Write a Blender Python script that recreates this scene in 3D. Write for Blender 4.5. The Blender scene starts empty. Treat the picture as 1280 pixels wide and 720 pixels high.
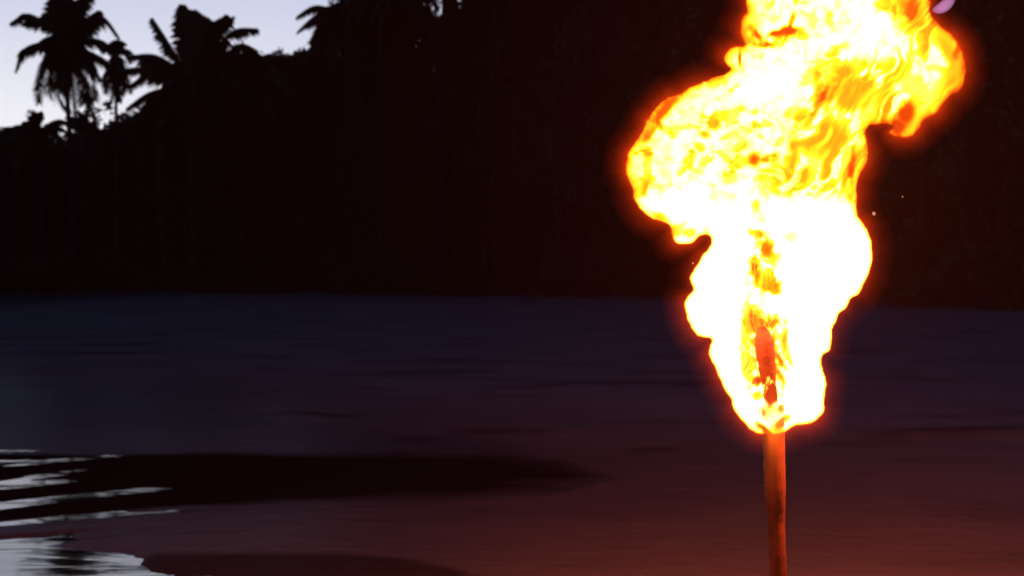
import bpy, math, random
import numpy as np
from mathutils import Vector, Matrix

random.seed(7)
rng = np.random.default_rng(11)
scene = bpy.context.scene
COL = scene.collection
R = math.radians

# ------------------------------------------------------------------ camera
FPX, HX, HY, CAMZ = 1400.0, 640.0, 360.0, 1.5
PITCH = math.atan(20 / FPX)
cam_d = bpy.data.cameras.new('camera')
cam = bpy.data.objects.new('camera', cam_d); COL.objects.link(cam)
cam.location = (0, 0, CAMZ)
cam.rotation_euler = (R(90) - PITCH, 0, 0)
cam_d.sensor_width = 36; cam_d.lens = 36 * FPX / 1280
cam_d.clip_start = 0.05; cam_d.clip_end = 5000
cam_d.dof.use_dof = True; cam_d.dof.focus_distance = 2.25; cam_d.dof.aperture_fstop = 5.2
scene.camera = cam

def at(px, py, Y):
    """world point at world-depth Y that the camera sees at photo pixel px,py"""
    u = (px - HX) / FPX; v = (HY - py) / FPX
    c, s = math.cos(PITCH), math.sin(PITCH)
    dy = c + v * s; dz = v * c - s
    return Vector((u / dy * Y, Y, CAMZ + dz / dy * Y))

# ------------------------------------------------------------------ helpers
def tag(o, label=None, cat=None, group=None, kind=None):
    if label: o['label'] = label
    if cat: o['category'] = cat
    if group: o['group'] = group
    if kind: o['kind'] = kind
    return o

def empty(name, loc):
    o = bpy.data.objects.new(name, None); COL.objects.link(o); o.location = loc
    o.empty_display_size = 0.2
    return o

def mesh_obj(name, verts, faces, mat, parent=None, smooth=False):
    me = bpy.data.meshes.new(name)
    if isinstance(verts, np.ndarray): verts = verts.tolist()
    me.from_pydata(verts, [], faces)
    me.materials.append(mat)
    if smooth: me.polygons.foreach_set('use_smooth', [True] * len(me.polygons))
    me.update()
    o = bpy.data.objects.new(name, me); COL.objects.link(o)
    if parent: o.parent = parent
    return o

def copy_tree(o, parent=None):
    c = o.copy(); COL.objects.link(c); c.parent = parent
    for ch in list(o.children): copy_tree(ch, c)
    return c

class MB:
    def __init__(s): s.v = []; s.f = []
    def tube(s, pts, rads, n=8, cap=True):
        b0 = len(s.v); P = [Vector(p) for p in pts]
        for i, p in enumerate(P):
            t = (P[min(i + 1, len(P) - 1)] - P[max(i - 1, 0)]).normalized()
            a = Vector((0, 1, 0)) if abs(t.y) < .9 else Vector((1, 0, 0))
            x = t.cross(a).normalized(); y = t.cross(x).normalized()
            for k in range(n):
                an = 2 * math.pi * k / n
                s.v.append(tuple(p + (x * math.cos(an) + y * math.sin(an)) * rads[i]))
        for i in range(len(P) - 1):
            for k in range(n):
                a, b = b0 + i * n + k, b0 + i * n + (k + 1) % n
                s.f.append((a, b, b + n, a + n))
        if cap:
            s.f.append(tuple(b0 + k for k in range(n)))
            s.f.append(tuple(b0 + (len(P) - 1) * n + k for k in reversed(range(n))))
    def quad(s, *q):
        b = len(s.v); s.v += [tuple(x) for x in q]; s.f.append(tuple(range(b, b + len(q))))
    def build(s, name, mat, parent=None, smooth=False):
        return mesh_obj(name, s.v, s.f, mat, parent, smooth)

# ------------------------------------------------------------------ node helpers
def new_mat(name):
    m = bpy.data.materials.new(name); m.use_nodes = True
    nt = m.node_tree; nt.nodes.clear()
    return m, nt, nt.nodes, nt.links
def N(nodes, t, **kw):
    n = nodes.new(t)
    for k, v in kw.items():
        if hasattr(n, k) and not k[0].isupper(): setattr(n, k, v)
        else: n.inputs[k.replace('_', ' ')].default_value = v
    return n
def noisy_mat(name, c1, c2, scale=3.0, rough=.8, bump=0.3, spec=.3, stretch=(1, 1, 1), trans=0.0):
    m, nt, ns, L = new_mat(name)
    out = N(ns, 'ShaderNodeOutputMaterial'); b = N(ns, 'ShaderNodeBsdfPrincipled')
    tc = N(ns, 'ShaderNodeTexCoord'); mp = N(ns, 'ShaderNodeMapping'); mp.inputs['Scale'].default_value = stretch
    nz = N(ns, 'ShaderNodeTexNoise'); nz.inputs['Scale'].default_value = scale; nz.inputs['Detail'].default_value = 6
    mx = N(ns, 'ShaderNodeMix'); mx.data_type = 'RGBA'
    mx.inputs[6].default_value = (*c1, 1); mx.inputs[7].default_value = (*c2, 1)
    L.new(tc.outputs['Object'], mp.inputs[0]); L.new(mp.outputs[0], nz.inputs[0]); L.new(nz.outputs[0], mx.inputs[0])
    L.new(mx.outputs[2], b.inputs['Base Color']); b.inputs['Roughness'].default_value = rough
    b.inputs['Specular IOR Level'].default_value = spec
    if bump:
        bp = N(ns, 'ShaderNodeBump'); bp.inputs['Strength'].default_value = bump; bp.inputs['Distance'].default_value = .02
        L.new(nz.outputs[0], bp.inputs['Height']); L.new(bp.outputs[0], b.inputs['Normal'])
    L.new(b.outputs[0], out.inputs[0])
    return m

# ------------------------------------------------------------------ numpy noise
def vnoise(x, y, seed):
    r = np.random.default_rng(seed); G = r.random((256, 256))
    xi = np.floor(x).astype(int); yi = np.floor(y).astype(int); fx = x - xi; fy = y - yi
    fx = fx * fx * fx * (fx * (fx * 6 - 15) + 10); fy = fy * fy * fy * (fy * (fy * 6 - 15) + 10)
    g = lambda a, b: G[a % 256, b % 256]
    return (g(xi, yi) * (1 - fx) + g(xi + 1, yi) * fx) * (1 - fy) + (g(xi, yi + 1) * (1 - fx) + g(xi + 1, yi + 1) * fx) * fy
def fbm(x, y, seed, o=4):
    t = 0; a = 1; s = 0
    for k in range(o):
        t = t + a * vnoise(x * 2 ** k + 17 * k, y * 2 ** k + 5 * k, seed + k); s += a; a *= .5
    return t / s
def sstep(a, b, x):
    t = np.clip((x - a) / (b - a), 0, 1); return t * t * (3 - 2 * t)

# ================================================================== WORLD
w = bpy.data.worlds.new('World'); scene.world = w; w.use_nodes = True
nt = w.node_tree; ns = nt.nodes; L = nt.links; ns.clear()
wo = ns.new('ShaderNodeOutputWorld'); bg = ns.new('ShaderNodeBackground')
SUN_EL, SUN_AZ = R(1.0), R(-22)      # after-glow behind the trees, forward and to the left
sky = ns.new('ShaderNodeTexSky'); sky.sky_type = 'NISHITA'; sky.sun_disc = False
sky.sun_elevation = SUN_EL; sky.sun_rotation = SUN_AZ
sky.air_density = 1.0; sky.dust_density = .3; sky.ozone_density = 3.0
tc = ns.new('ShaderNodeTexCoord'); sx = ns.new('ShaderNodeSeparateXYZ'); L.new(tc.outputs['Generated'], sx.inputs[0])
# afterglow band: pale lavender low in the west, fading up to the dark zenith and round to the night side
def M(op, a=None, b=None, c=None, clamp=False):
    n = ns.new('ShaderNodeMath'); n.operation = op; n.use_clamp = clamp
    for i, q in enumerate((a, b, c)):
        if q is None: continue
        if isinstance(q, (int, float)): n.inputs[i].default_value = q
        else: L.new(q, n.inputs[i])
    return n.outputs[0]
dx, dy = math.sin(SUN_AZ), math.cos(SUN_AZ)
azd = M('ADD', M('MULTIPLY', sx.outputs[0], dx), M('MULTIPLY', sx.outputs[1], dy))
azf = ns.new('ShaderNodeMapRange'); azf.interpolation_type = 'SMOOTHSTEP'
L.new(azd, azf.inputs[0]); azf.inputs[1].default_value = .35; azf.inputs[2].default_value = .85
cr = ns.new('ShaderNodeValToRGB'); L.new(sx.outputs[2], cr.inputs[0])
el = cr.color_ramp.elements
el[0].position = 0; el[0].color = (1.0, .98, .98, 1)
el[1].position = 1; el[1].color = (.008, .020, .060, 1)
for p, c in ((.13, (.90, .90, .97)), (.18, (.76, .77, .90)), (.235, (.62, .65, .82)), (.28, (.80, .80, .88)), (.33, (.22, .25, .40)), (.41, (.025, .04, .10)), (.62, (.013, .029, .088))):
    e = el.new(p); e.color = (*c, 1)
glow = ns.new('ShaderNodeMix'); glow.data_type = 'RGBA'
glow.inputs[6].default_value = (.008, .020, .060, 1)
L.new(azf.outputs[0], glow.inputs[0]); L.new(cr.outputs[0], glow.inputs[7])
add = ns.new('ShaderNodeMix'); add.data_type = 'RGBA'; add.blend_type = 'ADD'; add.inputs[0].default_value = .002
L.new(glow.outputs[2], add.inputs[6]); L.new(sky.outputs[0], add.inputs[7])
L.new(add.outputs[2], bg.inputs[0]); bg.inputs[1].default_value = 1.0
L.new(bg.outputs[0], wo.inputs[0])

sd = bpy.data.lights.new('sun', 'SUN'); sd.energy = .02; sd.angle = R(10); sd.color = (1, .8, .7)
so = bpy.data.objects.new('sun', sd); COL.objects.link(so); so.location = (-30, 60, 60)
so.rotation_euler = Vector((dx * math.cos(SUN_EL), dy * math.cos(SUN_EL), math.sin(SUN_EL))).to_track_quat('Z', 'Y').to_euler()

# ================================================================== GROUND
def treeline_y(x):
    return np.interp(x, [-200, -45, -10, 0, 8, 14, 17, 24, 60], [80, 74, 66, 62, 52, 43, 38, 34, 30])
def ground_h(x, y, want_dark=False):
    yy = np.maximum(y, 4.0)
    sx_ = 640 + 1400 * x / yy; sy = 340 + 2100 / yy
    wob = (fbm(x * .9 + 50, y * 1.3 + 50, 3) - .5) * 22
    yfar = np.interp(sx_, [-900, 0, 350, 500, 620, 700, 745, 900], [560, 569, 568, 566, 570, 582, 600, 640])
    ynear = np.interp(sx_, [-900, 0, 70, 200, 400, 600, 700, 745, 900], [658, 654, 648, 637, 630, 619, 609, 600, 560])
    m1 = np.minimum(sy - yfar, ynear - sy) + wob * .35 * np.interp(sx_, [0, 500, 700], [.35, .6, 1.6])
    y2 = np.interp(sx_, [-900, 0, 70, 170, 200, 400, 500, 560, 620, 800], [690, 682, 684, 698, 722, 740, 750, 760, 775, 920])
    m2 = sy - y2 + wob * .5 + (fbm((x + .6 * y) * .6 + 3, (y - x * .5) * 5, 68, 3) - .5) * 26 * sstep(60, 150, sx_)
    beach = .014 + np.maximum(y - 9, 0) * .0085 + sstep(0, 1, (y - 9) / 30) * .12
    beach = beach + (fbm(x * .5 + 9, y * .5 + 9, 21) - .5) * .05 * sstep(9, 14, y) + (fbm(x * 2 + 9, y * 3 + 9, 25, 3) - .5) * .012 * sstep(9, 12, y)
    beach = beach + (fbm(x * .25, y * .8, 31) - .5) * .012
    # low wrack ridges crossing the sand
    for (x0, x1, py, hh) in ((1000, 1500, 545, .05), (540, 760, 549, .03), (330, 460, 522, .03), (30, 230, 452, .05)):
        d0 = 2100 / (py - 340); cx = (sx_ - x0) / (x1 - x0)
        env = sstep(0, .3, cx) * (1 - sstep(.7, 1, cx))
        beach = beach + hh * env * np.exp(-((y - d0 - (fbm(x * .7, y * 0, 77) - .5) * .8) / .28) ** 2)
    h = np.minimum(beach, np.minimum(-m1, -np.minimum(m2, 60)) * .0011)
    # bed raised in the far pool to cut its sky reflection, leaving thin runnels
    win = sstep(-8, -2, m1)
    run = fbm((x + .6 * y) * .5 + 4, (y - x * .62) * 2.6, 63, 3) + .115 * (1 - sstep(50, 130, sx_)) - .24 * sstep(120, 400, sx_)
    h = h * (1 - win) + win * (.0035 - .012 * sstep(.585, .70, run))
    h = h - .016 * sstep(.57, .68, fbm((x + .6 * y) * .4 + 31, (y - x * .55) * 3.4, 64, 3)) * (1 - sstep(60, 230, sx_)) * sstep(648, 656, sy) * (sy < 700)
    if want_dark:
        soft = np.interp(sx_, [0, 300, 600, 800], [2, 4, 12, 20])
        reflect_wet_dark = np.clip((m1 + (fbm(x * 1.2, y * 3.5, 66) - .5) * soft * 1.6 + soft * .4) / (1.4 * soft), 0, 1) * sstep(-.5, 1, (y - 4.5))  # dark reflection of the forest in the far pool, painted into the sand colour
        e2 = np.interp(sx_, [150, 200, 300, 420, 500, 570, 640], [698, 690, 689, 690, 697, 712, 740])
        reflect_wet_dark = np.maximum(reflect_wet_dark, .75 * np.clip((sy - e2 + (fbm(x * 1.5, y * 3, 67) - .5) * 12) / 7, 0, 1) * sstep(4, 4.8, y) * sstep(120, 200, sx_))
        wr = 0
        for (x0, x1, py, wd_) in ((960, 1500, 541, .32), (540, 740, 548, .16), (770, 860, 566, .14), (330, 470, 523, .12), (480, 560, 554, .12), (20, 240, 452, .3), (540, 1000, 486, .25)):
            d0 = 2100 / (py - 340); cx = (sx_ - x0) / (x1 - x0)
            env = sstep(0, .35, cx) * (1 - sstep(.65, 1, cx))
            wr = wr + env * np.exp(-((y - d0 - (fbm(x * .9, x * 0 + py, 78) - .5) * 1.3 - (x - (.5 * (x0 + x1) - 640) / 1400 * d0) * .12) / wd_) ** 2) * (.3 + .5 * fbm(x * 3, y * 5, 79))
        return np.clip(reflect_wet_dark + wr, 0, 1)
    h = h - np.maximum(3.0 - y, 0) * .03
    h = h - np.maximum(-x - 9, 0) * .02 * (y < 11)
    h = np.maximum(h, -1.2)
    # bank under the trees
    h = h + sstep(-1.5, 3, y - treeline_y(x) + (fbm(x * .35, x * 0 + 3, 43) - .5) * 5) * (.25 + .25 * fbm(x * .3, y * .3, 41))
    return h
ys = np.concatenate([[-300, -150, -60, -25, -10, -4, 0, 2, 3, 4], np.arange(4.4, 12, .03), np.geomspace(12, 90, 150), [110, 150, 220, 300]])
xs = np.concatenate([[-300, -200, -130, -90], np.linspace(-70, -8.2, 70), np.arange(-8, 8, .06), np.linspace(8.2, 60, 60), [90, 130, 200, 300]])
X, Y = np.meshgrid(xs, ys)
H = ground_h(X, Y)
V = np.stack([X, Y, H], -1).reshape(-1, 3)
nx = len(xs); F = []
for j in range(len(ys) - 1):
    b = j * nx
    F += [(b + i, b + i + 1, b + nx + i + 1, b + nx + i) for i in range(nx - 1)]

m, nt, ns, L = new_mat('beach_sand')
out = N(ns, 'ShaderNodeOutputMaterial'); b = N(ns, 'ShaderNodeBsdfPrincipled')
geo = N(ns, 'ShaderNodeNewGeometry'); sp = N(ns, 'ShaderNodeSeparateXYZ'); L.new(geo.outputs['Position'], sp.inputs[0])
mp = N(ns, 'ShaderNodeMapping'); mp.inputs['Scale'].default_value = (.35, .8, 1); L.new(geo.outputs['Position'], mp.inputs[0])
n1 = N(ns, 'ShaderNodeTexNoise'); n1.inputs['Scale'].default_value = 1.4; n1.inputs['Detail'].default_value = 5; L.new(mp.outputs[0], n1.inputs[0])
n2 = N(ns, 'ShaderNodeTexNoise'); n2.inputs['Scale'].default_value = 60; n2.inputs['Detail'].default_value = 4; L.new(geo.outputs['Position'], n2.inputs[0])
# wetness from height above the water, broken up by noise
wn = N(ns, 'ShaderNodeMath', operation='MULTIPLY_ADD'); L.new(n1.outputs[0], wn.inputs[0]); wn.inputs[1].default_value = -.03; wn.inputs[2].default_value = .015
hh = N(ns, 'ShaderNodeMath', operation='ADD'); L.new(sp.outputs[2], hh.inputs[0]); L.new(wn.outputs[0], hh.inputs[1])
dry = N(ns, 'ShaderNodeMapRange'); xs_ = N(ns, 'ShaderNodeMath', operation='MULTIPLY_ADD'); L.new(sp.outputs[0], xs_.inputs[0]); xs_.inputs[1].default_value = .009; L.new(hh.outputs[0], xs_.inputs[2])
L.new(xs_.outputs[0], dry.inputs[0]); dry.inputs[1].default_value = .004; dry.inputs[2].default_value = .055
dc = N(ns, 'ShaderNodeValToRGB'); L.new(n1.outputs[0], dc.inputs[0])
dc.color_ramp.elements[0].position = .3; dc.color_ramp.elements[0].color = (.115, .13, .145, 1)
dc.color_ramp.elements[1].position = .52; dc.color_ramp.elements[1].color = (.205, .22, .24, 1)
fine = N(ns, 'ShaderNodeMix'); fine.data_type = 'RGBA'; fine.blend_type = 'MULTIPLY'; fine.inputs[0].default_value = .5
L.new(dc.outputs[0], fine.inputs[6]); L.new(n2.outputs[0], fine.inputs[7])
cm = N(ns, 'ShaderNodeMix'); cm.data_type = 'RGBA'; L.new(dry.outputs[0], cm.inputs[0])
cm.inputs[6].default_value = (.034, .042, .052, 1); L.new(fine.outputs[2], cm.inputs[7])
sa = N(ns, 'ShaderNodeAttribute'); sa.attribute_name = 'reflect_wet_dark'
sm = N(ns, 'ShaderNodeMix'); sm.data_type = 'RGBA'; L.new(sa.outputs['Fac'], sm.inputs[0]); L.new(cm.outputs[2], sm.inputs[6]); sm.inputs[7].default_value = (.006, .008, .010, 1)
L.new(sm.outputs[2], b.inputs['Base Color'])
rr = N(ns, 'ShaderNodeMapRange'); L.new(dry.outputs[0], rr.inputs[0]); rr.inputs[3].default_value = .42; rr.inputs[4].default_value = .95
L.new(rr.outputs[0], b.inputs['Roughness'])
sr = N(ns, 'ShaderNodeMapRange'); L.new(dry.outputs[0], sr.inputs[0]); sr.inputs[3].default_value = .45; sr.inputs[4].default_value = .1
b.inputs['Specular IOR Level'].default_value = 0
wet = N(ns, 'ShaderNodeMath', operation='SUBTRACT'); wet.inputs[0].default_value = 1; L.new(dry.outputs[0], wet.inputs[1])
ns_ = N(ns, 'ShaderNodeMath', operation='SUBTRACT'); ns_.inputs[0].default_value = 1; L.new(sa.outputs['Fac'], ns_.inputs[1])
wf = N(ns, 'ShaderNodeMath', operation='MULTIPLY'); L.new(wet.outputs[0], wf.inputs[0]); L.new(ns_.outputs[0], wf.inputs[1])
wf2 = N(ns, 'ShaderNodeMath', operation='MULTIPLY'); L.new(wf.outputs[0], wf2.inputs[0]); wf2.inputs[1].default_value = .055
n3 = N(ns, 'ShaderNodeTexNoise'); n3.inputs['Scale'].default_value = 7; n3.inputs['Detail'].default_value = 8
mp3 = N(ns, 'ShaderNodeMapping'); mp3.inputs['Scale'].default_value = (.4, 1, 1); mp3.inputs['Rotation'].default_value = (0, 0, R(-25)); L.new(geo.outputs['Position'], mp3.inputs[0]); L.new(mp3.outputs[0], n3.inputs[0])
bp = N(ns, 'ShaderNodeBump'); bp.inputs['Strength'].default_value = .5; bp.inputs['Distance'].default_value = .025
L.new(n3.outputs[0], bp.inputs['Height'])
df = N(ns, 'ShaderNodeBsdfDiffuse'); L.new(sm.outputs[2], df.inputs[0]); L.new(bp.outputs[0], df.inputs['Normal'])
gs = N(ns, 'ShaderNodeBsdfGlossy'); gs.inputs['Roughness'].default_value = .3; gs.inputs['Color'].default_value = (.6, .75, 1, 1); L.new(bp.outputs[0], gs.inputs['Normal'])
mxs = N(ns, 'ShaderNodeMixShader'); L.new(wf2.outputs[0], mxs.inputs[0]); L.new(df.outputs[0], mxs.inputs[1]); L.new(gs.outputs[0], mxs.inputs[2])
L.new(mxs.outputs[0], out.inputs[0]); ns.remove(b)
MAT_SAND = m
sand = tag(mesh_obj('sand', V, F, MAT_SAND, smooth=True), kind='structure')
at_ = sand.data.attributes.new('reflect_wet_dark', 'FLOAT', 'POINT'); at_.data.foreach_set('value', ground_h(X, Y, True).ravel().astype(np.float32))

# water: clear film that mirrors the sky and lets the wet sand show through
m, nt, ns, L = new_mat('still_water')
out = N(ns, 'ShaderNodeOutputMaterial')
geo = N(ns, 'ShaderNodeNewGeometry')
mp = N(ns, 'ShaderNodeMapping'); mp.inputs['Scale'].default_value = (.5, 3.2, 1); mp.inputs['Rotation'].default_value = (0, 0, R(-9)); L.new(geo.outputs['Position'], mp.inputs[0])
nz = N(ns, 'ShaderNodeTexNoise'); nz.inputs['Scale'].default_value = 1.1; nz.inputs['Detail'].default_value = 3; nz.inputs['Distortion'].default_value = .6; L.new(mp.outputs[0], nz.inputs[0])
bp = N(ns, 'ShaderNodeBump'); bp.inputs['Strength'].default_value = .38; bp.inputs['Distance'].default_value = .03; L.new(nz.outputs[0], bp.inputs['Height'])
gl = N(ns, 'ShaderNodeBsdfGlossy'); gl.inputs['Roughness'].default_value = .055; gl.inputs['Color'].default_value = (1, 1, 1, 1); L.new(bp.outputs[0], gl.inputs['Normal'])
tr = N(ns, 'ShaderNodeBsdfTransparent'); tr.inputs['Color'].default_value = (.55, .5, .45, 1)
fr = N(ns, 'ShaderNodeFresnel'); fr.inputs['IOR'].default_value = 3.5
mx = N(ns, 'ShaderNodeMixShader'); L.new(fr.outputs[0], mx.inputs[0]); L.new(tr.outputs[0], mx.inputs[1]); L.new(gl.outputs[0], mx.inputs[2])
L.new(mx.outputs[0], out.inputs[0])
tag(mesh_obj('water', [(-290, -290, 0), (290, -290, 0), (290, 14, 0), (-290, 14, 0)], [(0, 1, 2, 3)], m), kind='structure')

# ================================================================== TREES
M_LEAF = noisy_mat('broad_leaf', (.030, .050, .024), (.065, .095, .04), .6, .75, 0, .2)
M_PALM = noisy_mat('palm_leaf', (.035, .055, .02), (.07, .09, .035), .8, .7, 0, .2)
M_BARK = noisy_mat('bark', (.07, .06, .05), (.16, .14, .12), 2.0, .9, .5, .1, (3, 3, .6))
M_PBARK = noisy_mat('palm_bark', (.035, .032, .028), (.07, .062, .055), 3.0, .9, .5, .1, (1, 1, 5))

def leaf_cloud(mb, cen, rad, n, size, flat=.8):
    cen = np.array(cen)
    d = rng.normal(size=(n, 3)); d /= np.linalg.norm(d, axis=1)[:, None]
    r = rad * rng.random(n) ** .45
    p = cen + d * r[:, None] * np.array([1, 1, flat])
    a = rng.normal(size=(n, 3)); a /= np.linalg.norm(a, axis=1)[:, None]
    c = rng.normal(size=(n, 3)); bb = np.cross(a, c); bb /= np.linalg.norm(bb, axis=1)[:, None]
    s = size * (.6 + .8 * rng.random(n))[:, None]
    q = np.stack([p - a * s, p + bb * s * .42, p + a * s, p - bb * s * .42], 1)
    b0 = len(mb.v); mb.v += q.reshape(-1, 3).tolist()
    mb.f += [(b0 + 4 * i, b0 + 4 * i + 1, b0 + 4 * i + 2, b0 + 4 * i + 3) for i in range(n)]

def make_broadleaf(seed, height=10.0, spread=3.2, low=.18, nclump=34, leaves=190, size=.17):
    rnd = random.Random(seed)
    root = empty('broadleaf_tree', (0, 0, 0))
    tb = MB(); lb = MB()
    pts = [(0, 0, -.4)]; x = y = 0
    for i in range(1, 8):
        x += rnd.uniform(-.18, .18); y += rnd.uniform(-.18, .18); pts.append((x, y, height * .11 * i))
    tb.tube(pts, [.26 * (1 - i / 9.5) + .02 for i in range(8)], 9)
    for k in range(nclump):
        t = low + (1 - low) * (k + rnd.random()) / nclump
        prof = math.sin(math.pi * min(1, (t - low) / (1 - low) * .80 + .18)) ** .7
        an = rnd.uniform(0, 2 * math.pi); rr = spread * prof * rnd.uniform(.35, 1.0)
        c = Vector((math.cos(an) * rr, math.sin(an) * rr, height * t - .3))
        leaf_cloud(lb, c, rnd.uniform(.75, 1.35) * (1.15 - .5 * t), leaves, size)
        # limb
        zi = max(.6, min(height * .74, c.z - rr * .7)); j = min(6, int(zi / (height * .11)))
        a = Vector(pts[j]); a.z = zi
        mid = (a + c) / 2 + Vector((rnd.uniform(-.2, .2), rnd.uniform(-.2, .2), .15))
        tb.tube([a, mid, c], [.085, .05, .02], 5)
    # loose twigs sticking out
    for k in range(26):
        t = rnd.uniform(.4, 1.06); an = rnd.uniform(0, 6.3)
        rr = spread * (1.15 - .55 * t) * rnd.uniform(.7, 1.15)
        leaf_cloud(lb, (math.cos(an) * rr, math.sin(an) * rr, height * t), .4, 26, size)
    tb.build('trunk', M_BARK, root, True); lb.build('crown', M_LEAF, root)
    return root

def frond_mesh(pts, leaf_len, width=1.0, rnd=random, hang=.6):
    """coconut frond: midrib along pts with two rows of drooping leaflets"""
    mb = MB(); P = [Vector(p) for p in pts]
    # resample with quadratic smoothness (Catmull)
    S = []
    for i in range(len(P) - 1):
        p0 = P[max(i - 1, 0)]; p1 = P[i]; p2 = P[i + 1]; p3 = P[min(i + 2, len(P) - 1)]
        for k in range(9):
            t = k / 9
            S.append(.5 * ((2 * p1) + (p2 - p0) * t + (2 * p0 - 5 * p1 + 4 * p2 - p3) * t * t + (3 * p1 - p0 - 3 * p2 + p3) * t ** 3))
    S.append(P[-1]); n = len(S)
    mb.tube(S, [.055 * (1 - .85 * i / n) for i in range(n)], 5)
    per = 3
    for i in range(2, n - 1):
        for q in range(per):
            f = q / per; p = S[i].lerp(S[i + 1], f); u = (i + f) / n
            tdir = (S[min(i + 1, n - 1)] - S[i - 1]).normalized()
            side = tdir.cross(Vector((0, 0, 1)))
            if side.length < .1: side = Vector((1, 0, 0))
            side.normalize()
            ll = leaf_len * (math.sin(math.pi * min(1, .16 + u * .84)) ** .55) * rnd.uniform(.8, 1.1)
            for sgn in (-1, 1):
                d = (side * sgn * width * rnd.uniform(.6, 1) + tdir * .55 + Vector((0, 0, -hang * rnd.uniform(.6, 1.3)))).normalized()
                tip = p + d * ll + Vector((0, 0, -.25 * ll * hang))
                midp = p + d * ll * .5
                wv = tdir * .055 + Vector((0, 0, .02))
                mb.quad(p - wv, midp - wv * 1.3, tip, midp + wv * 1.3, p + wv)
    return mb

def make_palm(base, crown, fronds, trunk_r=.17, leaf=1.0, seed=1, lean=0.0, name='palm_tree'):
    """fronds: list of point lists relative to the crown centre"""
    rnd = random.Random(seed)
    root = empty(name, base)
    top = crown - base; tb = MB(); pts = []
    for i in range(12):
        t = i / 11; p = top * t; p.x += lean * math.sin(math.pi * t); pts.append(p)
    pts[0] = Vector((0, 0, -.4))
    tb.tube(pts, [trunk_r * (1.35 - .55 * (i / 11) ** .5 + (.25 if i == 0 else 0)) for i in range(12)], 10)
    tb.build('trunk', M_PBARK, root, True)
    hb = MB()
    for k in range(9):    # nuts and old frond bases under the crown
        an = k * .7; c = top + Vector((math.cos(an) * .28, math.sin(an) * .28, -.28 - .08 * (k % 3)))
        hb.tube([c + Vector((0, 0, .16)), c + Vector((0, 0, .08)), c, c - Vector((0, 0, .08)), c - Vector((0, 0, .15))], [.03, .12, .14, .11, .02], 8)
    hb.build('nut_cluster', M_PBARK, root, True)
    for fp in fronds:
        fm = frond_mesh([top + Vector(q) for q in fp], leaf * rnd.uniform(.9, 1.1), rnd=rnd)
        fm.build('frond', M_PALM, root)
    return root

def gz(x, y): return float(ground_h(np.array([float(x)]), np.array([float(y)]))[0])
PY = 70.0
def rel(pxs, cen, depths):
    c = at(*cen, PY); o = []
    for (px, py), d in zip(pxs, depths):
        p = at(px, py, PY) - c; p.y += d; o.append(tuple(p))
    return o
def place_palm(cen, arcs, label, seed, base_px=None, rand=10, **kw):
    rnd = random.Random(seed); c = at(*cen, PY)
    bx = at(base_px or cen[0], 340, PY).x
    base = Vector((bx, PY, gz(bx, PY)))
    fr = []
    for arc in arcs:
        dd = rnd.uniform(-1.2, 1.2); k = len(arc)
        fr.append([(0, 0, 0)] + rel(arc, cen, [dd * (i + 1) / k for i in range(k)]))
    for i in range(rand):   # fronds towards and away from the viewer, and hanging
        an = rnd.choice((90, 270)) + rnd.uniform(-45, 45); el_ = rnd.uniform(-.4, .7); Lf = rnd.uniform(2.6, 3.4)
        hx, hy = math.cos(R(an)), math.sin(R(an)); pts = [(0, 0, 0)]
        for t in (.33, .66, 1.0):
            pts.append((hx * Lf * t * .8, hy * Lf * t * .8, Lf * (el_ * t - (.75 + .2 * el_) * t * t)))
        fr.append(pts)
    p = make_palm(base, c, fr, seed=seed, **kw)
    tag(p, label, 'palm tree')
    return p
place_palm((81, 52), [[(60, 30), (38, 19), (20, 30)], [(66, 20), (50, 24), (30, 27)], [(55, 53), (32, 62), (22, 88)], [(62, 62), (48, 90), (47, 128)],
    [(76, 26), (74, 4), (68, -16)], [(84, 24), (86, 0), (92, -22)], [(92, 28), (104, 6), (122, -6)], [(100, 32), (124, 18), (143, 42)], [(98, 36), (112, 24), (127, 16)],
    [(108, 48), (134, 54), (152, 72)], [(112, 64), (132, 78), (136, 108)], [(98, 70), (116, 92), (120, 126)], [(72, 80), (66, 108), (80, 140)], [(88, 84), (92, 112), (96, 146)],
    [(66, 78), (58, 102), (62, 118)], [(102, 80), (108, 112), (112, 132)], [(80, 84), (78, 112), (86, 136)], [(92, 76), (104, 100), (106, 138)]],
    'tallest coconut palm at the far left, full round crown of drooping fronds against the sky', 3, leaf=1.1, rand=15, base_px=96)
place_palm((236, 96), [[(222, 72), (206, 46), (190, 22)], [(232, 62), (228, 32), (225, 4)], [(238, 60), (240, 32), (238, 10)], [(244, 62), (250, 36), (246, 14)], [(243, 60), (258, 34), (256, 20)],
    [(256, 62), (268, 34), (286, 16)], [(260, 66), (276, 34), (288, 24)], [(264, 66), (292, 38), (322, 36)], [(270, 74), (296, 52), (316, 58)], [(216, 80), (190, 67), (160, 68)], [(212, 84), (190, 74), (172, 72)],
    [(210, 92), (186, 86), (156, 90)], [(206, 94), (184, 92), (166, 104)], [(214, 108), (186, 118), (163, 136)], [(216, 112), (200, 130), (194, 152)], [(262, 96), (290, 98), (312, 124)], [(256, 104), (272, 128), (276, 160)]],
    'coconut palm second from the left with upright spear fronds and long fronds reaching left', 5, leaf=1.15, rand=12, base_px=242)
place_palm((145, 68), [[(140, 60), (136, 58), (133, 68)], [(150, 60), (154, 60), (157, 74)], [(140, 80), (136, 94), (137, 112)], [(150, 82), (152, 98), (149, 116)], [(146, 88), (147, 108), (144, 134)], [(146, 56), (150, 52), (153, 56)], [(142, 84), (142, 104), (140, 124)], [(149, 78), (155, 92), (154, 108)]],
    'small slender palm with a ragged hanging crown between the two large palms', 8, leaf=.65, rand=3, trunk_r=.12)
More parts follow.
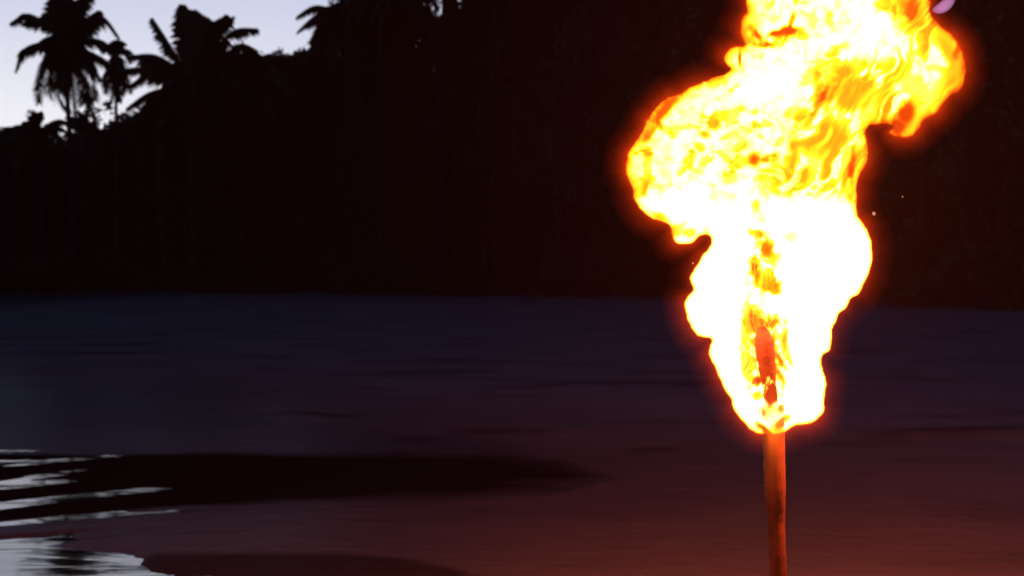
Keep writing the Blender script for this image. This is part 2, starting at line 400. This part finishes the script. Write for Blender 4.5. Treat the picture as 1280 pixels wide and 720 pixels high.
place_palm((52, 168), [[(44, 158), (34, 152), (26, 160)], [(60, 156), (76, 150), (92, 156)], [(48, 154), (50, 146), (58, 142)], [(58, 160), (72, 158), (84, 170)], [(44, 166), (34, 168), (28, 182)], [(60, 170), (70, 178), (74, 192)]],
    'low young palm with arching fronds under the tallest palm at the left', 9, leaf=.6, rand=5)

def wild_palm(px, py, Yd, label, seed, n=24, leaf=1.0, size=1.0):
    rnd = random.Random(seed); c = at(px, py, Yd); base = Vector((c.x + rnd.uniform(-1, 1), Yd, gz(c.x, Yd))); fr = []
    for q in range(n):
        an = q * 2.4 + rnd.uniform(-.3, .3); e_ = rnd.uniform(-.35, 1.25); Lf = rnd.uniform(2.7, 3.7) * size
        fr.append([(0, 0, 0)] + [(math.cos(an) * Lf * t * .85, math.sin(an) * Lf * t * .85, Lf * (e_ * t - (.7 + .25 * e_) * t * t)) for t in (.33, .66, 1)])
    p = make_palm(base, c, fr, seed=seed, lean=rnd.uniform(-.6, .6), leaf=leaf); tag(p, label, 'palm tree')
wild_palm(312, 88, 71, 'feathery palm half sunk in the dark trees right of the second palm', 31)
wild_palm(428, 26, 71, 'palm whose spiky crown makes the left corner of the high forest', 32, 28)
wild_palm(486, 14, 70, 'palm crown at the top edge just right of the spiky corner palm', 33, 28)
wild_palm(538, 34, 70, 'palm crown between the two small sky gaps at the top of the forest', 34, 28)
wild_palm(650, 10, 66, 'palm crown at the top edge right of the last small sky gap', 35, 28)
wild_palm(8, 172, 72, 'low palm crown at the far left edge in front of the pale sky', 36, 18, .8, .8)
wild_palm(200, 150, 70, 'short palm in the dark below the long left fronds of the second palm', 37, 20, .9, .8)
protos = [make_broadleaf(100, 10, 3.0), make_broadleaf(101, 10, 3.6, .12), make_broadleaf(102, 10, 2.6, .2), make_broadleaf(103, 10, 3.3, .15, 40, 170)]
FOREST = 'trees of the dark forest edge'
used = set()
def put_tree(px, topy, Yd, k, label, group=None, zs=1.0):
    x = at(px, 340, Yd).x; z0 = gz(x, Yd); top = at(px, topy, Yd).z
    s = (top - z0) / 10.4
    if k in used: o = copy_tree(protos[k])
    else: o = protos[k]; used.add(k)
    for kk in ('label', 'category', 'group'):
        if kk in o: del o[kk]
    o.location = (x, Yd, z0); o.scale = (s * zs, s * zs, s); o.rotation_euler = (0, 0, random.uniform(0, 6.28))
    tag(o, label, 'tree', group)
    return o
put_tree(12, 150, 76, 0, 'bushy tree cut off by the left edge of the picture, top against the pale sky', zs=1.3)
put_tree(-40, 150, 76, 2, 'tree just outside the left edge beside the bushy one', zs=1.3)
put_tree(60, 185, 78, 3, 'low rounded tree in the gap left of the tallest palm trunk', zs=1.4)
put_tree(108, 136, 78, 1, 'low dark tree right behind the trunk of the tallest palm', zs=1.3)
put_tree(172, 138, 77, 2, 'narrow dark tree between the small slender palm and the second palm', zs=1.2)
put_tree(212, 108, 78, 0, 'dark tree under the left fronds of the second palm', zs=1.0)
put_tree(272, 62, 76, 3, 'dense dark tree right behind the second palm', zs=.9)
put_tree(308, 62, 74, 1, 'rounded dark tree right of the second palm, below the notch of pale sky', zs=.75)
put_tree(344, 58, 75, 0, 'dark tree in the lowest part of the sky notch left of the high forest', zs=.75)
put_tree(372, 66, 74, 2, 'short dark tree at the foot of the high forest where the sky ends', zs=.9)
put_tree(440, -22, 74, 3, 'tall tree forming the left shoulder of the high forest', zs=.5)
fl = 'tall dark tree merged into the black forest edge behind the beach'
i = 0
for px in list(range(452, 1500, 38)):
    xx = at(px, 340, 50).x
    # forest front depth at this bearing
    Yd = 62.0
    for _ in range(20): Yd = float(treeline_y((px - 640) / 1400 * Yd)) + 3
    ty = -75 - 25 * math.sin(i * 1.7) - (40 if px > 700 else 0)
    put_tree(px, ty, Yd + (i % 3) * 1.6 + .5, i % 4, fl, FOREST, zs=.27 if px < 640 else .8)
    if px > 640: put_tree(px + 18, ty - 40, Yd + 9 + (i % 2) * 2, (i + 2) % 4, fl, FOREST, zs=.8)
    i += 1
for px in range(-150, 440, 60):
    put_tree(px, float(np.interp(px, [-200, 60, 150, 220, 300, 350, 390, 440], [180, 175, 165, 140, 85, 78, 62, 60])), 84, (px // 60) % 4, 'tree of the second row behind the dark palms and low trees', 'second row of trees behind the palms', zs=1.25)

# slim trunks along the forest front, their crowns above the frame
sl = 'slim bare palm trunk standing at the front of the dark forest'
proto_slim = None
for j, (px, dd, ln) in enumerate(((478, -.6, .5), (536, -1.0, -.9), (556, .2, -.4), (622, -.4, .4), (700, -.6, -.5), (770, 0, .6), (1150, -.3, .5), (1215, .2, -.4))):
    Yd = 62.0
    for _ in range(20): Yd = float(treeline_y((px - 640) / 1400 * Yd)) + 1
    Yd += dd; x = at(px, 340, Yd).x
    if proto_slim is None:
        rnd = random.Random(5); fr = []
        for q in range(18):
            an = q * 2.4; e_ = rnd.uniform(-.3, .8); Lf = rnd.uniform(2.8, 3.6)
            fr.append([(0, 0, 0)] + [(math.cos(an) * Lf * t * .8, math.sin(an) * Lf * t * .8, Lf * (e_ * t - .8 * t * t)) for t in (.33, .66, 1)])
        o = make_palm(Vector((0, 0, 0)), Vector((.6, 0, 20)), fr, seed=5, lean=-1.1, trunk_r=.16); proto_slim = o
    else: o = copy_tree(proto_slim)
    o.location = (x, Yd, gz(x, Yd)); o.rotation_euler = (0, 0, ln * 3); o.scale = (1, 1, .9 + .05 * (j % 4))
    tag(o, sl, 'palm tree', 'slim palm trunks along the forest front')

# shrubs along the foot of the forest
def make_shrub(seed):
    rnd = random.Random(seed); root = empty('shrub', (0, 0, 0)); lb = MB(); tb = MB()
    for k in range(16):
        an = rnd.uniform(0, 6.3); rr = rnd.uniform(0, 1.5); z = rnd.uniform(.15, 1.9) * (1 - rr * .25)
        c = Vector((math.cos(an) * rr, math.sin(an) * rr, z)); leaf_cloud(lb, c, rnd.uniform(.45, .75), 120, .13)
        tb.tube([(0, 0, -.2), c * .5 + Vector((0, 0, .1)), c], [.05, .035, .012], 5)
    lb.build('foliage', M_LEAF, root); tb.build('stem', M_BARK, root)
    return root
shr = [make_shrub(201), make_shrub(202)]; n = 0
for xq in np.arange(-40, 24, 2.1):
    yq = float(treeline_y(xq)) + random.uniform(-1.6, .8)
    if abs(xq / yq) > .53: continue
    o = shr[n] if n < 2 else copy_tree(shr[n % 2]); n += 1
    o.location = (xq, yq, gz(xq, yq)); o.rotation_euler = (0, 0, random.uniform(0, 6)); s = random.uniform(.75, 1.35); o.scale = (s * 1.15, s * 1.15, s)
    tag(o, 'low dark shrub where the sand meets the forest', 'shrub', 'shrubs along the foot of the forest')

# the far wood behind everything, one mass
lb = MB(); nq = 175000
pxs = rng.random(nq) * 1500 - 120
tops = np.interp(pxs, [-120, 50, 110, 150, 190, 230, 262, 300, 340, 372, 400, 430, 640, 700, 1400], [182, 184, 165, 165, 160, 140, 112, 98, 95, 84, 56, 60, 56, -70, -90])
tops = tops + (fbm(pxs / 14, pxs * 0, 55) - .5) * 36
Yd = np.interp(pxs, [-120, 640, 900, 1400], [90, 84, 74, 60]) + rng.random(nq) * 7
zt = CAMZ + (340 - tops) / 1400 * Yd
P = np.stack([(pxs - 640) / 1400 * Yd, Yd, .3 + (zt - .3) * rng.random(nq)], 1)
a = rng.normal(size=(nq, 3)); a /= np.linalg.norm(a, axis=1)[:, None]
bb = np.cross(a, rng.normal(size=(nq, 3))); bb /= np.linalg.norm(bb, axis=1)[:, None]
s = (.25 + .3 * rng.random(nq))[:, None]
q = np.stack([P - a * s, P + bb * s * .6, P + a * s, P - bb * s * .6], 1).reshape(-1, 3)
wd = mesh_obj('woods', q, [(4 * i, 4 * i + 1, 4 * i + 2, 4 * i + 3) for i in range(nq)], M_LEAF)
tag(wd, 'black mass of the wood filling the background behind the tree line', 'woods', kind='stuff')

# ================================================================== FLAME
FY = 2.2
OUT = [(953,542),(944,539),(933,531),(924,521),(917,511),(913,498),(905.5,487),(901,477),(897,464),(893,455.5),(887,444),(886,433),(889.5,426),(887,422),(877,421),(869,415.5),(863,407),
(859.4,400),(857,391),(854.6,379),(858.5,370.4),(866,362.6),(865,355),(863,346),(867,336),(873,326.7),(877,318),(883.7,312),(888.6,304),(887.6,296.5),(882.8,293),(875,295.6),(870,300.4),(863,305.3),(848,305.3),(843,301),
(840,293),(838,283),(828,277.7),(810,269.5),(799,260),(793,248),(791.4,234),(785.3,222),(782.8,207),(785.3,191.6),(793,178),(802,165.6),(809.7,149),(820.4,133.6),(834,123),(849.4,118.3),(867.7,107.6),
(880,102),(891.7,97),(905,93.3),(914,87),(909,82.6),(905.3,76.8),(906,68),(912,61),(921.8,57.3),(932,56),(927.6,46.7),(924.7,35),(926.7,23.3),(932.5,13.6),(931.5,0),(933,-25),(948,-60),(985,-95),(1040,-118),(1100,-108),(1142,-72),(1156,-30),
(1161,0),(1162,16),(1172.5,29),(1187.5,41),(1197.5,54),(1205,70),(1207,85),(1205,100),(1199,112.5),(1187.5,120),(1179,131),(1170,142.5),(1155,150),(1147.5,159),(1140,169),(1124,171.5),(1111,167),(1117,160),(1108,155),(1098,155),(1087.5,156),
(1082,163),(1084,174),(1086,186),(1084,200),(1080,211),(1073,222),(1071,234),(1072,246),(1070,258),(1073,270),(1079.7,278),(1086.7,295.6),(1090,320),(1087.8,337.8),(1082,353),(1073,366.7),(1063,373),(1056.7,384.4),(1047.8,391),(1046,400),(1040,410),(1039,426.7),(1036.7,436.7),(1029,443),(1026,453),(1027.8,464),(1033,475.6),(1032,491),(1030,509),(1025.6,521),(1013,527.8),(995.6,532),(981,539),(968,542)]
P = np.array(OUT, float); n = len(P); poly = []
for i in range(n):
    p0, p1, p2, p3 = P[i - 1], P[i], P[(i + 1) % n], P[(i + 2) % n]
    for k in range(3):
        t = k / 3
        poly.append(.5 * (2 * p1 + (p2 - p0) * t + (2 * p0 - 5 * p1 + 4 * p2 - p3) * t * t + (3 * p1 - p0 - 3 * p2 + p3) * t ** 3))
poly = np.array(poly)
ST = 1.6
gx = np.arange(738, 1254, ST); gy = np.arange(-168, 592, ST)
GX, GY = np.meshgrid(gx, gy)
def signed_dist(x, y, poly):
    x = x.ravel(); y = y.ravel(); d2 = np.full(x.shape, 1e9); ins = np.zeros(x.shape, bool)
    A = poly; B = np.roll(poly, -1, 0)
    for (ax, ay), (bx, by) in zip(A, B):
        ex, ey = bx - ax, by - ay; l2 = ex * ex + ey * ey + 1e-9
        t = np.clip(((x - ax) * ex + (y - ay) * ey) / l2, 0, 1)
        d2 = np.minimum(d2, (x - ax - t * ex) ** 2 + (y - ay - t * ey) ** 2)
        if ay != by:
            c = ((ay > y) != (by > y)) & (x < ex * (y - ay) / ey + ax); ins ^= c
    return np.where(ins, 1, -1) * np.sqrt(d2)
# turbulent wobble of the edge
wx = GX + (fbm(GX / 16, GY / 16, 90, 3) - .5) * 4.5; wy = GY + (fbm(GX / 16 + 40, GY / 16, 95, 3) - .5) * 4.5
SD = signed_dist(wx, wy, poly).reshape(GX.shape)
d = np.maximum(SD, 0)
Rr = 42.0
T = .30 * np.sqrt(np.clip(1 - (1 - np.clip(d / Rr, 0, 1)) ** 2, 0, 1))
# fine ridged streaks that follow the rising, twisting gas
def ridged(x, y, seed, o=3): return 1 - np.abs(2 * fbm(x, y, seed, o) - 1)
qx = GX + (fbm(GX / 45, GY / 45, 61, 3) - .5) * 34; qy = GY + (fbm(GX / 45 + 9, GY / 45, 65, 3) - .5) * 34
ang = R(62) + (fbm(GX / 110, GY / 110, 69, 2) - .5) * .7
lx, ly = qx - 1050, qy - 110
al = lx * np.cos(ang) - ly * np.sin(ang) + 3000; ac = lx * np.sin(ang) + ly * np.cos(ang) + 3000
strk = ridged(al / 60, ac / 14, 71, 3)
blot = fbm(qx / 15, qy / 11, 81, 4)
# where the gas is thin: the twisting upper right; the white lower body stays thick
mU = sstep(985, 1040, GX + (GY - 120) * .35) * (1 - sstep(215, 270, GY))
mM = (1 - sstep(215, 300, GY)) * .85
hot = np.exp(-((GX - 1068) / 40) ** 2 - ((GY - 20) / 55) ** 2) + np.exp(-((GX - 1105) / 42) ** 2 - ((GY - 48) / 26) ** 2) + np.exp(-((GX - 960) / 60) ** 2 - ((GY - 105) / 28) ** 2)
hot = np.clip(hot, 0, 1)
thin = np.clip(1 - .80 * mU * (1 - .8 * hot) * sstep(.35, .98, 1 - sstep(.72, 1.0, strk) * .75), .08, 1)
T = T * (1 - .25 * mM * sstep(.30, .75, ridged(al / 70, ac / 20, 171, 4)))
T = T * (1 - .50 * mM * (1 - .5 * hot))
T = T * thin
T = T * (1 - .6 * mM * sstep(.54, .70, blot) * (1 - hot * .6))
T = T * (1 - .25 * sstep(.5, .75, fbm(qx / 9, qy / 9, 87, 3)) * mM)
FE = [(953,434,10,21,4,.985),(946,410,8,8,0,.75),(931,425,6,40,0,.72),(937,462,7,14,-15,.7),(950,476,8,5,-30,.93),(964,489,5,9,20,.93),(967,438,4,22,0,.75),
(981,422,3.2,15,0,.8),(986,448,3,11,-25,.8),(975,452,3,11,-30,.88),(974,470,3.5,12,-25,.86),(968,495,8,5,0,.75),(945,497,6,5,0,.75),(950,515,5,6,0,.62),(978,508,4,5,0,.62),(952,533,7.5,3.6,28,.9),(980,524,8,4,-35,.85),(958,462,8,5,0,.82),
(945,292,8,4,15,.82),(957,311,7,9,-35,.88),(963,322,12,9,0,.6),(943,335,4,10,-8,.84),(951,350,7,9,-30,.7),(965,359,10,10,0,.85),(960,345,6,5,0,.8),(935,335,6,20,10,.45),(942,403,8,12,0,.84),(967,404,7,6,0,.82),(937,388,6,10,0,.4),
(831,138,6,20,42,.9),(813,166,4,11,38,.86),(809,191,5,6,0,.6),(809,210,4.5,7,0,.8),(806,234,4,9,5,.82),(810,222,4,6,0,.6),(825,270,9,4,15,.66),(846,288,6,6,0,.72),(862,290,6,5,0,.75),(856,279,4,4,0,.6),(884,285,4,6,0,.4),
(881,169,6,4,20,.78),(894,156,8,7,-30,.8),(917,144,8,5,0,.6),(925,202,6,7,0,.74),(913,222,7,6,0,.62),(866,191,5,5,0,.4),(943,200,7,8,0,.9),(957,199,6,4,-10,.86),(970,200,5,9,0,.6),
(990,142,8,6,-20,.7),(996,181,10,7,25,.68),(988,203,8,6,0,.68),(1016,198,6,10,0,.6),(1010,212,8,6,0,.5),(990,296,9,7,0,.66),(1012,296,5,4,0,.4),(1019,296,4,4,0,.4),(1042,312,6,9,0,.25),(1068,332,7,10,0,.25),(944,260,5,7,0,.6),(952,272,5,6,0,.5),
(987,38,8,6,0,.985),(972,42,10,4.5,-12,.93),(990,24,3,10,15,.8),(1003,44,6,5,0,.8),(958,57,8,3.5,0,.86),(945,42,3.5,11,-40,.86),(941,28,5,14,0,.55),(975,52,7,5,-20,.8),(925,74,1.8,8,0,.9),(931,35,5,20,8,.55),(1037,23,4,8,0,.5),(1013,98,12,7,-40,.66),
(1025,128,4,16,28,.86),(1042,120,3.5,16,32,.82),(1056,124,3,15,30,.78),(1034,148,4,12,30,.75),(1050,148,4,15,22,.7),(1040,172,4,14,12,.7),(1058,178,3,16,5,.66),(1066,200,2.5,16,3,.86),(1064,214,3,10,0,.9),(1063,240,3,9,0,.75),(1070,190,3,8,0,.6),
(1132,142,9,13,12,.975),(1122,158,9,8,0,.97),(1128,152,9,10,0,.9),(1145,128,8,16,10,.8),(1140,105,14,10,0,.6),(1142,14,9,15,0,.85),(1185,62,7,20,-30,.84),(1194,92,9,22,8,.83),(1176,112,7,18,25,.8),(1170,45,8,12,-40,.6),(1165,130,12,8,-35,.7),(1098,148,14,5,0,.78),(1085,130,4,14,15,.74),(1090,100,5,14,12,.5),(1110,120,5,16,8,.55)]
for (fx_, fy_, rx, ry, an, dep) in FE:
    if fy_ > 285 and dep < .95: rx, ry = rx * 1.22, ry * 1.15
    c_, s_ = math.cos(R(an)), math.sin(R(an)); ux = (GX - fx_) * c_ + (GY - fy_) * s_; uy = -(GX - fx_) * s_ + (GY - fy_) * c_
    wz = 1 + (fbm(GX / 6, GY / 6, 99, 2) - .5) * .9
    T = T * (1 - dep * np.exp(-(((ux / rx) ** 2 + (uy / ry) ** 2) * wz / 1.7) ** 1.6)) 
# floor so that every part of the flame is a closed body
# veins winding up the middle of the lower body
cxl = np.interp(GY, [200, 280, 330, 400, 470, 540], [960, 950, 956, 958, 962, 964]); wdl = np.interp(GY, [200, 280, 340, 420, 500, 545], [70, 22, 26, 34, 26, 16])
bnd = np.exp(-((GX - cxl) / wdl) ** 4) * sstep(235, 300, GY) * (1 - sstep(488, 516, GY))
vx = GX + (fbm(GX / 14, GY / 14, 211, 3) - .5) * 16; vy = GY + (fbm(GX / 14 + 7, GY / 14, 215, 3) - .5) * 16
v1 = ridged((vx + .45 * vy) / 9, (vy - .45 * vx) / 26, 221, 2); v2 = ridged((vx - .6 * vy) / 10, (vy + .6 * vx) / 24, 225, 2)
T = T * (1 - .64 * bnd * sstep(.66, .95, np.maximum(v1, v2 * .97)))
T = T * (1 - .22 * (1 - bnd) * sstep(.62, .9, ridged(vx / 13, vy / 24, 231, 3)) * sstep(8, 24, d) * sstep(560, 180, GY))
T = np.maximum(T, .006 * np.clip(d / 3, 0, 1))
hole = np.zeros_like(T)
for (fx_, fy_, rx, ry, an, dep) in FE:
    if dep >= .82:
        c_, s_ = math.cos(R(an)), math.sin(R(an)); ux = (GX - fx_) * c_ + (GY - fy_) * s_; uy = -(GX - fx_) * s_ + (GY - fy_) * c_
        hole = np.maximum(hole, min(1, (dep - .74) / .2) * np.exp(-(((ux / rx) ** 2 + (uy / ry) ** 2) / 2.2) ** 1.6))
T = np.maximum(T, (.030 + .040 * sstep(.45, .95, strk)) * np.clip(d / 9, 0, 1) ** .6 * (1 - hole))
YC = FY + (fbm(GX / 120, GY / 120, 41, 2) - .5) * .07 * np.clip(d / 40, 0, 1)
SPL = .5 + (fbm(GX / 30, GY / 30, 45, 3) - .5) * .5

TS = .5      # metres of gas per unit of the thickness map
DV = (at(985, 290, FY) - cam.location).normalized()   # the sheet of fire is seen broadside
def hull(name, Fld, Th, mat, parent, ctr, org):
    """closed body: front and back skins over the region Fld>0, meeting at its border"""
    ny, nx_ = Fld.shape; verts = []; faces = []; fid = {}; bid = {}; eid = {}
    YF = ctr - Th * TS * SPL; YB = ctr + Th * TS * (1 - SPL)
    def gp(j, i, Yv):
        a = at(GX[j, i], GY[j, i], FY) + DV * (Yv - FY) - org; return (a.x, a.y, a.z)
    def gv(j, i):
        k = (j, i)
        if k not in fid:
            fid[k] = len(verts); verts.append(gp(j, i, YF[j, i])); bid[k] = len(verts); verts.append(gp(j, i, YB[j, i]))
        return fid[k], bid[k]
    def ev(j, i, j2, i2):
        k = (j, i, j2, i2) if (j, i) < (j2, i2) else (j2, i2, j, i)
        if k not in eid:
            a, b_ = Fld[k[0], k[1]], Fld[k[2], k[3]]; t = a / (a - b_)
            x = GX[k[0], k[1]] * (1 - t) + GX[k[2], k[3]] * t; y = GY[k[0], k[1]] * (1 - t) + GY[k[2], k[3]] * t
            yv = ctr[k[0], k[1]] * (1 - t) + ctr[k[2], k[3]] * t
            q_ = at(x, y, FY) + DV * (yv - FY) - org; eid[k] = len(verts); verts.append(tuple(q_))
        return eid[k], eid[k]
    ins = Fld > 0
    cells = np.argwhere(ins[:-1, :-1] | ins[1:, :-1] | ins[:-1, 1:] | ins[1:, 1:])
    for j, i in cells:
        if j == 0 or i == 0: pass
        cs = [(j, i), (j, i + 1), (j + 1, i + 1), (j + 1, i)]; lf = []; lbk = []
        for k in range(4):
            a, b_ = cs[k], cs[(k + 1) % 4]; ia, ib = ins[a], ins[b_]
            if ia:
                f_, k_ = gv(*a); lf.append(f_); lbk.append(k_)
            if ia != ib:
                f_, k_ = ev(*a, *b_); lf.append(f_); lbk.append(k_)
        if len(lf) >= 3: faces.append(tuple(reversed(lf))); faces.append(tuple(lbk))
    return mesh_obj(name, verts, faces, mat, parent)
def gas(name, rgb):
    m, nt, ns, L = new_mat(name)
    out = N(ns, 'ShaderNodeOutputMaterial'); e = N(ns, 'ShaderNodeEmission'); s = max(rgb)
    e.inputs[0].default_value = (rgb[0] / s, rgb[1] / s, rgb[2] / s, 1); e.inputs[1].default_value = s
    L.new(e.outputs[0], out.inputs['Volume'])
    return m
# torch
torg = at(975, 760, FY); torg.z = gz(torg.x, FY)
torch = empty('torch', torg)
tag(torch, 'tall slim torch pole burning with a huge swirling yellow and white flame', 'torch')
TR = Vector(torg)
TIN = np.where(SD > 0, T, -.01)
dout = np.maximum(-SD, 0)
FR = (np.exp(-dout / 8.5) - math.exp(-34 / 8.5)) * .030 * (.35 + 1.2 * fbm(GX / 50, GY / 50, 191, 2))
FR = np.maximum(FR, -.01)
glow_halo = hull('flame_glow_shell', FR - .0004, np.maximum(FR, 0) + np.maximum(T, 0) * 1.02 * (SD > 0), gas('flame_glow_halo', (30, 1.6, .1)), torch, YC, TR)  # outermost shell: red glow around the flame, added as an emissive layer
hull('flame_sheet', SD, T, gas('flame_red', (80, 12, 0.1)), glow_halo, YC, TR)
hull('flame_body', T - .016, np.maximum(T - .016, 0), gas('flame_yellow', (20, 29, .5)), glow_halo, YC, TR)
hull('flame_core', T - .062, np.maximum(T - .062, 0), gas('flame_white', (24, 24, 27)), glow_halo, YC, TR)
# violet wisp off the top right of the flame
wsp = MB(); a0 = []
for k in range(9):
    t = k / 8; q_ = at(1165 + 30 * t, 13 - 22 * t + 10 * math.sin(t * 3.1) * .6, FY + .02 * t); a0.append(q_ - TR)
wsp.tube(a0, [.0015, .006, .0095, .011, .012, .012, .010, .007, .0015], 12)
wsp.build('flame_wisp', gas('flame_violet', (18, 7, 15)), glow_halo, True)

# pole
M_POLE = noisy_mat('charred_bamboo', (.060, .025, .010), (.090, .038, .015), 9, .6, .3, .25, (3, 3, .8))
M_WICK = noisy_mat('wick_cloth', (.006, .003, .002), (.012, .005, .003), 40, .9, .3, .05)
def line(p, q, n): return [p.lerp(q, i / (n - 1)) for i in range(n)]
top = at(966, 506, FY) - TR; mid = at(968.4, 605, FY) - TR; m2_ = at(970.3, 660, FY) - TR; bot = at(972.5, 720, FY) - TR
dirv = (bot - m2_).normalized(); foot = bot + dirv * ((bot.z + .05) / -dirv.z)
px2m = FY / FPX
pl = MB(); pts = line(top, mid, 12) + line(mid, m2_, 8)[1:] + line(m2_, foot, 26)[1:]
rad = [13.9 - .6 * k / 11 for k in range(12)] + [13.2 - 2.3 * sstep(0, 1, k / 7) for k in range(1, 8)] + [10.9 + (.5 if k % 9 == 7 else 0) for k in range(25)]
pl.tube(pts, [q * px2m * (1 + .012 * math.sin(k * 2.3)) for k, q in enumerate(rad)], 28)
pl.build('shaft', M_POLE, torch, True)
b_ = M_WICK.node_tree.nodes['Principled BSDF']; b_.inputs['Emission Color'].default_value = (1, .07, .006, 1); b_.inputs['Emission Strength'].default_value = .42
wk = MB(); w0 = at(965, 512, FY) - TR; w1 = at(953, 408, FY) - TR; pts = line(w0, w1, 15)
wk.tube(pts, [px2m * r_ for r_ in (8, 8, 8.5, 9, 8.5, 9, 10, 11, 10.5, 12, 11.5, 12, 10, 8, 3)], 20)
wk.build('wick', M_WICK, torch, True)

# light given off by the flame
for k, (px, py, dyy, wgt) in enumerate(((1010, 60, -.03, 1.0), (1085, 55, 0, .8), (900, 205, -.03, 1.0), (1015, 250, -.04, 1.0), (1035, 320, -.03, 1.0), (915, 370, -.05, .35), (969, 520, -.06, .012))):
    ld = bpy.data.lights.new('flame_light', 'POINT'); ld.energy = 320 * wgt; ld.color = (1, .125, .035) if wgt > .1 else (1, .22, .04); ld.shadow_soft_size = .03 if wgt > .1 else .012
    lo = bpy.data.objects.new('flame_light', ld); COL.objects.link(lo); lo.location = at(px, py, FY + dyy)

# sparks
M_SP, nt, ns, L = new_mat('ember')
out = N(ns, 'ShaderNodeOutputMaterial'); e = N(ns, 'ShaderNodeEmission'); e.inputs[0].default_value = (1, .32, .2, 1); e.inputs[1].default_value = .75; L.new(e.outputs[0], out.inputs[0])
for (px, py, s, lab) in ((1092, 267, .0038, 'brightest tiny glowing spark just right of the waist of the flame'), (866, 329, .0020, 'faint tiny spark close to the left edge of the flame'), (1128, 246, .0015, 'faintest tiny spark farther right of the flame waist')):
    sb = MB(); sb.tube([(0, 0, -s), (s * .3, 0, -s * .4), (0, 0, s * .3), (-s * .2, 0, s)], [s * .2, s * .8, s * .9, s * .15], 7)
    o = sb.build('spark', M_SP); o.location = at(px, py, FY); tag(o, lab, 'spark')

# ================================================================== AIR
bm_v = [(x, y, z) for z in (-2.4, 48) for x, y in ((-305, -305), (305, -305), (305, 305), (-305, 305))]
m, nt, ns, L = new_mat('air')
out = N(ns, 'ShaderNodeOutputMaterial'); v = N(ns, 'ShaderNodeVolumePrincipled')
v.inputs['Color'].default_value = (.9, .9, .95, 1); v.inputs['Density'].default_value = 1.8e-4; v.inputs['Anisotropy'].default_value = 0.0
L.new(v.outputs[0], out.inputs['Volume'])
tag(mesh_obj('haze', bm_v, [(0, 3, 2, 1), (4, 5, 6, 7), (0, 1, 5, 4), (1, 2, 6, 5), (2, 3, 7, 6), (3, 0, 4, 7)], m), 'thin night air lit red near the flame', 'haze', kind='stuff')

# ================================================================== RENDER
scene.view_settings.view_transform = 'Standard'; scene.view_settings.look = 'None'
scene.view_settings.exposure = 0; scene.view_settings.gamma = 1
scene.render.engine = 'CYCLES'
cy = scene.cycles
cy.use_denoising = True
cy.max_bounces = 6; cy.diffuse_bounces = 2; cy.glossy_bounces = 3; cy.volume_bounces = 0; cy.transparent_max_bounces = 12
cy.sample_clamp_indirect = 2.0
cy.caustics_reflective = False; cy.caustics_refractive = False
